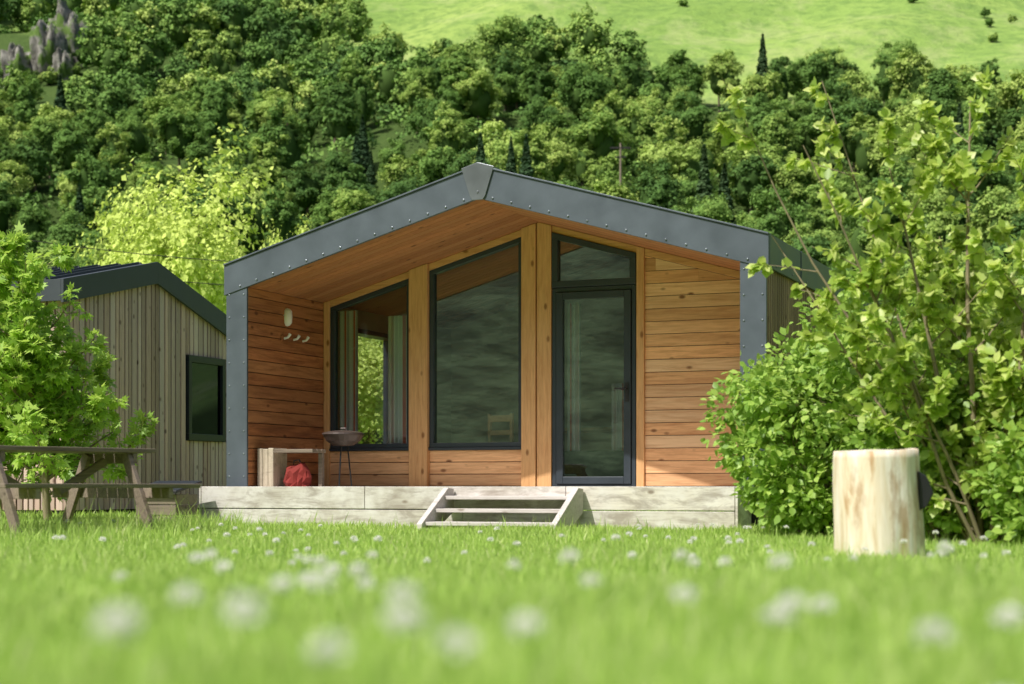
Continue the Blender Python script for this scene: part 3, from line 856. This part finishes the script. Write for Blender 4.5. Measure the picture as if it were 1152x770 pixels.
def curtain(x0, x1, y, z0, z1, label, waves=5):
    n = 60; m = 2
    V = []; uv = []
    for j in range(m):
        for i in range(n+1):
            t = i/n
            V.append((x0+(x1-x0)*t, y+.03*math.sin(t*waves*6.28), (z0, z1)[j]))
            uv.append(t)
    F = [(i, i+1, n+2+i, n+1+i) for i in range(n)]
    me = bpy.data.meshes.new("curtain"); me.from_pydata(V, [], F); me.materials.append(M_curtain)
    l = me.uv_layers.new(name="uv")
    for lp in me.loops: l.data[lp.index].uv = (uv[lp.vertex_index], 0)
    me.polygons.foreach_set("use_smooth", [True]*len(F))
    o = bpy.data.objects.new("curtain", me); o.matrix_world = MW; link(o)
    tag(o, label, "curtain", "striped curtains hanging inside the cabin windows")
curtain(.41, .66, YF+.13, ZS+.03, zs(.41)-.14, "white and soft red striped curtain gathered behind the window", 4)
curtain(1.08, 1.36, YF+.13, ZS+.03, DK+2.1, "pale white and pink striped curtain gathered behind the window", 5)
curtain(3.45, 3.62, YF+.08, DK+.12, DK+2.15, "white and soft red striped curtain behind the glass door", 3)
curtain(4.0, 4.18, YF+.08, DK+.12, DK+1.2, "pale striped curtain hanging behind the glass door")
e = empty("dining_table", wl(2.9, YF+2.0, DK), AE, "plain wooden dining table inside the cabin", "table")
b = MB(); b.box(-.7, .7, -.4, .4, .71, .75); b.obj("table_top", M_inner, e, bevel=.005)
for sx in (-.62, .62):
    for sy in (-.33, .33):
        b = MB(); b.box(sx-.03, sx+.03, sy-.03, sy+.03, 0, .709); b.obj("leg", M_inner, e)
def chair(x, y, rz):
    e = empty("dining_chair", wl(x, y, DK), AE+rz, "light wooden dining chair seen through the window", "chair")
    b = MB(); b.box(-.2, .2, -.2, .2, .43, .46); b.obj("seat", M_inner, e, bevel=.004)
    b = MB(); b.box(-.2, .2, .17, .195, .62, .68); b.box(-.2, .2, .17, .195, .78, .86); b.obj("backrest", M_inner, e, bevel=.004)
    for sx in (-.18, .18):
        for sy, hh_ in ((-.18, .43), (.182, .88)):
            b = MB(); b.box(sx-.018, sx+.018, sy-.018, sy+.018, 0, hh_-.002); b.obj("leg", M_inner, e)
chair(2.62, YF+.36, math.radians(160))

# ------------------------------------------------------------ neighbour cabin
AN = math.atan2(.924, .381)
WN = 4.54; LN = 7.5
nb = empty("wooden_cabin", (-6.648, 25.10, 0), AN, "cabin clad in weathered vertical boards with dark metal roof", "cabin")
def ztn(x):
    h = WN/2
    return 4.05-(h-x)*.225 if x < h else 4.05-(x-h)*.322
b = MB()
for x0, x1 in ((-.12, WN/2), (WN/2, WN+.12)):
    b.slope(x0, x1, -.05, LN, ztn(x0)-.22, ztn(x1)-.22, ztn(x0), ztn(x1))
yy = .25
while yy < LN:
    for x0, x1 in ((-.12, WN/2-.02), (WN/2+.02, WN+.12)):
        b.slope(x0, x1, yy, yy+.03, ztn(x0)-.003, ztn(x1)-.003, ztn(x0)+.04, ztn(x1)+.04)
    yy += .4
rn = b.obj("roof", M_metald, nb)
b = MB()
for x0, x1 in ((-.16, WN/2), (WN/2, WN+.16)):
    b.slope(x0, x1, -.10, -.052, ztn(x0)-.33, ztn(x1)-.33, ztn(x0)+.02, ztn(x1)+.02)
b.box(-.16, -.122, -.05, LN, ztn(-.16)-.3, ztn(-.16)+.02)
b.obj("fascia", M_metald, rn, bevel=.003)
b = MB()
b.poly_prism([(.03, .05), (WN-.03, .05), (WN-.03, ztn(WN)-.25), (WN/2, ztn(WN/2)-.25), (.03, ztn(0)-.25)], .03, LN-.1)
b.obj("wall", M_core, nb)
b = MB(); x = 0.0
wx0, wx1, wz0, wz1 = 3.21, 4.34, 1.25, 2.62
g = random.Random(3)
while x < WN-.02:
    wd = g.choice((.07, .09, .12)); x1 = min(x+wd, WN)
    tz0, tz1 = ztn(x)-.23, ztn(x1)-.23
    d = g.uniform(0, .018)
    if x1 > wx0 and x < wx1:
        b.box(x, x1, -.012-d, .028, .1, wz0-.03); b.slope(x, x1, -.012-d, .028, wz1+.03, wz1+.03, tz0, tz1)
    else: b.slope(x, x1, -.012-d, .028, .1, .1, tz0, tz1)
    x = x1+.028
y = 0.03
while y < LN-.15:
    wd = g.choice((.07, .09, .12)); b.box(-.012, .028, y, y+wd, .1, ztn(0)-.25); y += wd+.03
b.obj("cladding", M_slat, nb, bevel=.004)
e = bpy.data.objects.new("window", None); link(e, nb); e.location = ((wx0+wx1)/2, -.02, wz0)
hw = (wx1-wx0)/2; hh = wz1-wz0
b = MB(); f = .09
b.box(-hw, hw, -.05, .045, -.025, f); b.box(-hw, hw, -.05, .045, hh-f, hh+.025); b.box(-hw, -hw+f, -.05, .045, f, hh-f); b.box(hw-f, hw, -.05, .045, f, hh-f)
b.obj("frame", M_framed, e, bevel=.005)
b = MB(); b.box(-hw+f-.01, hw-f+.01, .005, .011, f-.01, hh-f+.01); b.obj("glass", M_glass3, e)

# ------------------------------------------------------------ picnic table
th_ = math.atan2(.77, .64)
far = Vector((-3.50, 15.5, 0)); dv = Vector((.64, .77, 0)).normalized()
cpt = far - dv*.95
pt = empty("picnic_table", (cpt.x, cpt.y, 0), th_, "weathered grey-brown wooden picnic table with attached benches on grass", "picnic table")
b = MB()
for k in range(5): b.box(-.95, .95, -.37+k*.15, -.37+k*.15+.14, .755, .795)
b.obj("table_top", M_picnic, pt, bevel=.006)
for s in (-1, 1):
    b = MB(); b.box(-.95, 1.05, s*.74-.13, s*.74-.003, .44, .478); b.box(-.95, 1.05, s*.74+.003, s*.74+.13, .44, .478)
    b.obj("bench", M_picnic, pt, bevel=.006)
for x in (-.68, .68):
    b = MB()
    for s in (-1, 1): b.beam((x, s*.28, .75), (x, s*.68, -.02), .045, .10)
    b.beam((x+.047, -.86, .395), (x+.047, .86, .395), .045, .09); b.beam((x+.047, -.36, .705), (x+.047, .36, .705), .045, .09)
    b.beam((x+.02 if x < 0 else x-.02, 0, .68), (x*.25, 0, .41), .045, .07)
    b.obj("leg_frame", M_picnic, pt, bevel=.005)

e = empty("storage_box", (-3.78, 18.5, 0), AE+.1, "low brown wooden box with sloping black lid beside deck", "box")
b = MB()
for k in range(3): b.box(-.24, .24, -.25, -.23, .02+k*.12, .13+k*.12); b.box(-.24, -.22, -.228, .25, .02+k*.12, .13+k*.12); b.box(.22, .24, -.228, .25, .02+k*.12, .13+k*.12)
b.obj("body", M_picnic, e, bevel=.004)
b = MB(); b.hexa([(-.28,-.31,.38),(.28,-.31,.38),(.28,.29,.49),(-.28,.29,.49),(-.28,-.31,.41),(.28,-.31,.41),(.28,.29,.52),(-.28,.29,.52)]); b.obj("lid", M_black, e, bevel=.006)

# ------------------------------------------------------------ standing log
lg = empty("log_stump", (2.33, 10.7, 0), 0, "upright debarked pale log section with brown streaks", "log")
nseg = 40; rings = 14
V = []
for j in range(rings+1):
    t = j/rings; z = -.03+t*.71
    for k in range(nseg):
        a = 2*math.pi*k/nseg
        r = .277*(1+.03*math.sin(3*a+1)+.02*math.sin(7*a+z*3)+.012*math.sin(17*a))*(1.03-.08*t+.01*math.sin(z*11+a))
        if j == rings: r *= .985
        V.append((r*math.cos(a)-.03*t, r*math.sin(a), z+(.012*math.sin(a+1)+.006*math.sin(5*a) if j == rings else 0)))
F = [[j*nseg+k, j*nseg+(k+1) % nseg, (j+1)*nseg+(k+1) % nseg, (j+1)*nseg+k] for j in range(rings) for k in range(nseg)]
F.append(list(range(rings*nseg, (rings+1)*nseg)))
me = bpy.data.meshes.new("trunk_section"); me.from_pydata(V, [], F); me.materials.append(M_log)
me.polygons.foreach_set("use_smooth", [True]*(len(F)-1)+[False])
o = bpy.data.objects.new("trunk_section", me); link(o, lg)
b = MB(); b.poly_prism([(.22, .30), (.27, .32), (.315, .41), (.27, .52), (.215, .55)], -.12, .06); b.obj("side_cover", M_black, lg, bevel=.01)

# ------------------------------------------------------------ near plants
LEAF = np.array([(0,0,0), (-.30,.25,.06), (-.36,.58,.05), (0,1,-.06), (.36,.58,.05), (.30,.25,.06)])
LEAF_F = np.array([(0,5,4,3), (0,3,2,1)])
a = []
for k, (ang, r) in enumerate([(-90,.05),(-40,.38),(-18,.30),(0,.62),(22,.38),(48,.85),(68,.48),(90,1.05),(112,.48),(132,.85),(158,.38),(180,.62),(198,.30),(220,.38)]):
    a.append((r*.62*math.cos(math.radians(ang)), .38+r*.62*math.sin(math.radians(ang)), .05*math.sin(k*2)-.10*r))
MAPLE = np.array(a); MAPLE_F = np.array([tuple(range(len(a)))])
def leaves_mesh(P, D, size, tmpl, tf, g, droop=.3, upn=.7):
    n = len(P)
    Yv = D + g.normal(size=(n, 3))*.55; Yv[:, 2] -= droop
    Yv /= np.linalg.norm(Yv, axis=1)[:, None]
    up = np.array([-.12,-.2,upn])+g.normal(size=(n, 3))*.5
    Xv = np.cross(Yv, up); Xv /= (np.linalg.norm(Xv, axis=1)[:, None]+1e-9)
    Zv = np.cross(Xv, Yv)
    s = (size*g.uniform(.55, 1.25, n))
    k = len(tmpl)
    V = P[:, None, :] + s[:, None, None]*(tmpl[None, :, 0:1]*Xv[:, None, :]+tmpl[None, :, 1:2]*Yv[:, None, :]+tmpl[None, :, 2:3]*Zv[:, None, :])
    F = (tf[None]+(np.arange(n)*k)[:, None, None]).reshape(-1, tf.shape[1])
    return V.reshape(-1, 3), F
class Plant:
    def __init__(s, seed): s.g = np.random.default_rng(seed); s.r = random.Random(seed); s.mb = MB(); s.P = []; s.D = []
    def grow(s, p, d, length, rad, lvl, maxl, kids, nleaf, up=.12, wig=.16, spread=.75, kl=.55, leafstart=.15):
        nseg = 6; pts = [Vector(p)]; dirs = []; d = Vector(d).normalized()
        for i in range(nseg):
            d = (d + Vector([s.r.gauss(0, wig) for _ in range(3)]) + Vector((0,0,up))).normalized()
            pts.append(pts[-1]+d*length/nseg); dirs.append(d.copy())
        rr = [max(rad*(1-.75*i/nseg), .0025) for i in range(nseg+1)]
        s.mb.tube(pts, rr, 7 if lvl == 0 else 5 if lvl == 1 else 4, cap=False)
        if lvl < maxl:
            for k in range(kids[lvl]):
                t = s.r.uniform(.14, 1.0)*nseg; i = min(int(t), nseg-1); q = pts[i].lerp(pts[i+1], t-i)
                side = Vector([s.r.gauss(0, 1) for _ in range(3)]); side -= side.dot(dirs[i])*dirs[i]; side.normalize()
                nd = (dirs[i]*(1-spread*.5)+side*spread).normalized()
                s.grow(q, nd, length*kl*s.r.uniform(.6, 1.2)*(1.2-.5*t/nseg), rr[i]*.55, lvl+1, maxl, kids, nleaf, up, wig, spread, kl)
        if lvl >= maxl-1:
            n = nleaf if lvl == maxl else nleaf//2
            for k in range(n):
                t = s.r.uniform(leafstart, 1.0)*nseg; i = min(int(t), nseg-1); q = pts[i].lerp(pts[i+1], t-i)
                side = Vector([s.r.gauss(0, 1) for _ in range(3)])*.9
                s.P.append(tuple(q)); s.D.append(tuple((dirs[i]*.5+side*.7)))
    def finish(s, name, loc, label, cat, lmat, bmat, size, tmpl, tf, droop=.3, upn=.7, trunk="trunk", sc=1.0):
        e = empty(name, loc, 0, label, cat); e.scale = (sc, sc, sc)
        s.mb.obj(trunk, bmat, e, smooth=True, fixn=False)
        V, F = leaves_mesh(np.array(s.P), np.array(s.D), size, tmpl, tf, s.g, droop, upn)
        me = fastmesh("crown", V, [F], [lmat]); o = bpy.data.objects.new("crown", me); link(o, e)
        print(name, "leaves", len(s.P))
        return e
for seed, loc, sc, ln in ((5, (-5.58, 20.3, 0), 1.0, 3.45), (6, (-6.45, 21.2, 0), 1.0, 2.8)):
    p = Plant(seed)
    p.grow((0,0,0), (0,0,1), ln, .05, 0, 2, (30, 8), 15, up=.03, wig=.04, spread=.95, kl=.27)
    for k in range(11):
        a = k*2.4+.2
        p.grow((0,0,.35+.14*k), (math.cos(a)*.92, math.sin(a)*.92, .5), 1.38-.06*k, .022, 1, 2, (0, 12), 16, up=.04, wig=.12, spread=.85, kl=.36)
    p.finish("maple_tree", loc, "young maple with bright green lobed leaves beside the cabins", "tree", M_maple, M_stem, .165, MAPLE, MAPLE_F, sc=sc)

p = Plant(21)
stems = [(-.46,-.1,1,3.0,.026,13),(-.28,.1,1,3.5,.028,12),(-.12,-.15,1,3.1,.028,13),(.12,.1,1,2.8,.026,14),(.35,-.1,1,2.6,.024,14),(.6,.15,1,2.4,.022,14),(-.2,.4,1,2.5,.022,15),(.2,-.4,1,2.2,.022,15),(.8,-.2,1,2.2,.02,15),(-.38,-.35,1,2.2,.02,15),(1.1,.2,1,2.1,.02,15)]
for dx, dy, dz, ln, rad, kd in stems:
    p.grow((dx*.3, dy*.3, 0), (dx*.60, dy*.7, dz), ln, rad, 0, 2, (kd, 5), 14, up=.04, wig=.065, spread=.78, kl=.22)
for dx, dy, ln in ((-.46, 0, 3.75), (-.30, .1, 3.9), (-.54, -.1, 3.3), (-.60, .05, 2.9)):
    p.grow((-.15, dy, 0), (dx, dy, 1), ln, .018, 0, 2, (9, 3), 11, up=.0, wig=.05, spread=.7, kl=.15)
p.finish("hazel_shrub", (3.68, 12.9, 0), "tall multi-stemmed shrub with arching light green leafy branches", "shrub", M_hazel, M_stem, .092, LEAF, LEAF_F, trunk="stems")

def bushcloud(name, loc, rx, ry, rz, n, size, mat, label, seed, zc=None):
    g = np.random.default_rng(seed)
    e = empty(name, loc, 0, label, "bush")
    ncl = 60; C = rand_dirs(ncl, g)*np.array([rx, ry, rz])*g.uniform(.45, 1.0, (ncl, 1)); C[:, 2] += (zc if zc is not None else rz*.85)
    C[:, 2] = np.maximum(C[:, 2], .15)
    idx = g.integers(0, ncl, n); D = rand_dirs(n, g)
    cr = g.uniform(.14, .30, ncl)[idx][:, None]*min(rx, rz)/.9
    P = C[idx]+D*cr*g.uniform(.5, 1.35, (n, 1))
    P[:, 2] = np.maximum(P[:, 2], .03)
    V, F = leaves_mesh(P, D*1.2, size, LEAF, LEAF_F, g, .25, .8)
    o = bpy.data.objects.new("crown", fastmesh("crown", V, [F], [mat])); link(o, e)
    mb = MB(); r_ = random.Random(seed)
    for k in range(26):
        c = C[r_.randrange(ncl)]
        mb.tube([(c[0]*.12, c[1]*.12, -.05), (c[0]*.5, c[1]*.5, c[2]*.5+.1), tuple(c)], [.014, .010, .004], 5, cap=False)
    mb.obj("stems", M_stem, e, smooth=True, fixn=False)
    return e
bushcloud("dogwood_bush", (2.62, 14.6, 0), .82, .8, 1.0, 9000, .078, M_bush, "dense green leafy bush growing against the cabin corner", 31)
bushcloud("dogwood_bush", (3.25, 15.0, 0), .85, .8, 1.3, 9000, .080, M_bush, "dense green leafy bush growing against the cabin corner", 33)
bushcloud("hazel_bush", (4.0, 14.0, 0), .8, .6, 1.2, 7500, .082, M_hazel, "light green leafy bush filling the space behind the log", 41)
bushcloud("hazel_bush", (4.6, 13.2, 0), .7, .6, 1.15, 7500, .082, M_hazel, "light green leafy bush filling the space behind the log", 42)
bushcloud("hazel_bush", (3.35, 13.2, 0), .55, .4, .8, 4200, .08, M_bush, "low leafy green bush around the shrub stems", 43)
bushcloud("hazel_bush", (4.05, 12.3, 0), .6, .4, .55, 4200, .08, M_bush, "low leafy green bush around the shrub stems", 44)
bushcloud("hedge_bush", (4.9, 15.1, 0), 1.0, .8, 1.5, 7000, .085, M_shadebush, "shade-darkened green bush at the cabin's side", 34)
bushcloud("hedge_bush", (5.8, 16.2, 0), 1.1, .9, 1.8, 7000, .09, M_shadebush, "shade-darkened green bush at the cabin's side", 35)
bushcloud("hedge_bush", (6.4, 19.5, 0), 1.6, 1.2, 2.1, 8000, .11, M_bush, "tall leafy bush at the edge of the lawn", 37)
bushcloud("hedge_bush", (8.2, 20.5, 0), 1.6, 1.2, 2.1, 8000, .11, M_bush, "tall leafy bush at the edge of the lawn", 38)

# ------------------------------------------------------------ utility pole & wires
up_ = empty("utility_pole", (9.7, 151, float(hz(np.array(9.7), np.array(151.)))), 0, "slender utility pole rising above the hillside trees", "utility pole")
b = MB(); b.tube([(0,0,-1), (0,0,9.6)], [.13, .09], 8); b.obj("shaft", M_picnic, up_)
b = MB(); b.box(-.9, .9, -.08, .08, 9.1, 9.25); b.box(-.5, .5, -.08, .08, 8.3, 8.42); b.obj("crossarm", M_core, up_)
def wire(a, b_, sag, label):
    mb = MB(); A = Vector(a); B = Vector(b_)
    pts = [A.lerp(B, t/20)-Vector((0,0,sag*4*(t/20)*(1-t/20))) for t in range(21)]
    mb.tube(pts, .012, 5, cap=False); o = mb.obj("overhead_wire", M_core, None, fixn=False); tag(o, label, "wire", "overhead wires")
wire((-14, 45, 7.2), (-3, 47, 6.6), .25, "thin dark overhead wire spanning between the cabins")
wire((-14, 45, 6.6), (-3, 47, 6.0), .3, "thin dark overhead wire spanning between the cabins")

# ------------------------------------------------------------ grass
def grass(n, y0, y1, xw, h0, h1, w0, w1, g, x0=None, x1=None):
    Yv = g.uniform(y0, y1, n); Xv = g.uniform(-1, 1, n)*(xw*Yv+.6) if x0 is None else g.uniform(x0, x1, n)
    keep = (bumps(Xv, Yv, 1, .9, 77)+g.uniform(-.9, .9, n)) > -.62
    Xv, Yv = Xv[keep], Yv[keep]
    lx = (Xv-L0[0])*.924+(Yv-L0[1])*-.381; ly = (Xv-L0[0])*.381+(Yv-L0[1])*.924
    k2 = ~((lx > -.02) & (lx < W+.02) & (ly > -DP-.02) & (ly < LEN))
    Xv, Yv = Xv[k2], Yv[k2]; n = len(Xv)
    Zv = gz(Xv, Yv)-.005
    patch = .8+.55*bumps(Xv, Yv, 1, 2.5, 9)
    H = g.uniform(h0, h1, n)*np.clip(patch, .4, 1.6); Wd = g.uniform(w0, w1, n)
    tallb = g.random(n) < .025; H = np.where(tallb, H*1.9, H)
    a = g.uniform(0, 6.283, n); lean = g.uniform(.05, .65, n)*H; la = g.uniform(0, 6.283, n)
    dx, dy = np.cos(a)*Wd/2, np.sin(a)*Wd/2
    lx, ly = np.cos(la)*lean, np.sin(la)*lean
    B = np.stack([Xv, Yv, Zv], -1); d = np.stack([dx, dy, 0*dx], -1)
    m = B+np.stack([lx*.3, ly*.3, H*.55], -1); t = B+np.stack([lx, ly, H], -1)
    V = np.stack([B-d, B+d, m+d*.75, m-d*.75, t], 1).reshape(-1, 3)
    i = np.arange(n)*5
    return V, np.stack([i, i+1, i+2, i+3], -1), np.stack([i+3, i+2, i+4], -1)
g = np.random.default_rng(99)
parts = [grass(26000, .7, 3, .5, .04, .10, .003, .006, g), grass(60000, 3, 7, .42, .04, .10, .004, .007, g),
         grass(90000, 7, 13, .40, .04, .10, .006, .010, g), grass(100000, 13, 21, .38, .05, .13, .008, .014, g), grass(40000, 21, 40, .4, .08, .16, .015, .03, g),
         grass(9000, 12.5, 17.5, 0, .12, .26, .006, .011, g, -6.5, -2.7)]
Vs = []; Q = []; Tt = []; off = 0
for V, q, t in parts:
    Vs.append(V); Q.append(q+off); Tt.append(t+off); off += len(V)
o = bpy.data.objects.new("grass", fastmesh("grass", np.concatenate(Vs), [np.concatenate(Q), np.concatenate(Tt)], [M_grass]))
tag(o, "fresh green meadow grass covering the lawn", "grass", kind="stuff"); link(o)

def flower(seed):
    g = np.random.default_rng(seed); mb = MB()
    mb.tube([(0,0,-.01), (.004,.003,.05), (.0,.0,.1)], .0012, 4, 0, False)
    n = 90; D = rand_dirs(n, g); D[:, 2] = np.where(D[:, 2] < -.4, -D[:, 2], D[:, 2])
    P = D*.006+np.array([0, 0, .105])
    V, F = leaves_mesh(P, D*3, .010, LEAF*np.array([.75, 1, 1]), LEAF_F, g, .0, .3)
    b0 = len(mb.v); mb.v += [tuple(v) for v in V]; mb.f += [tuple(int(k)+b0 for k in f) for f in F]; mb.m += [1]*len(F)
    me = bpy.data.meshes.new("clover_flower"); me.from_pydata(mb.v, [], mb.f); me.materials.append(M_grass); me.materials.append(M_petal)
    me.polygons.foreach_set("material_index", mb.m); me.update(); return me
fl = [flower(k) for k in range(3)]
g2 = random.Random(29)
spots = []
for k in range(22):
    y = g2.uniform(1.1, 3.2); spots.append((g2.uniform(-.34, .34)*y, y, g2.uniform(.9, 1.1), 1.25))
for k in range(32):
    y = g2.uniform(3.2, 8); spots.append((g2.uniform(-.34, .34)*y, y, g2.uniform(.9, 1.15), 1.15))
for k in range(90):
    y = g2.uniform(8, 15.5); spots.append((g2.uniform(-.34, .34)*y, y, g2.uniform(.85, 1.3), 1.3))
for x, y, s, ws in spots:
    o = bpy.data.objects.new("clover_flower", g2.choice(fl)); o.location = (x, y, float(gz(x, y))); o.scale = (s*ws, s*ws, s*1.05); o.rotation_euler = (g2.uniform(-.15,.15), g2.uniform(-.15,.15), g2.uniform(0, 6.28))
    tag(o, "small white clover flower on a thin stem in the grass", "flower", "white clover flowers in the lawn"); link(o)
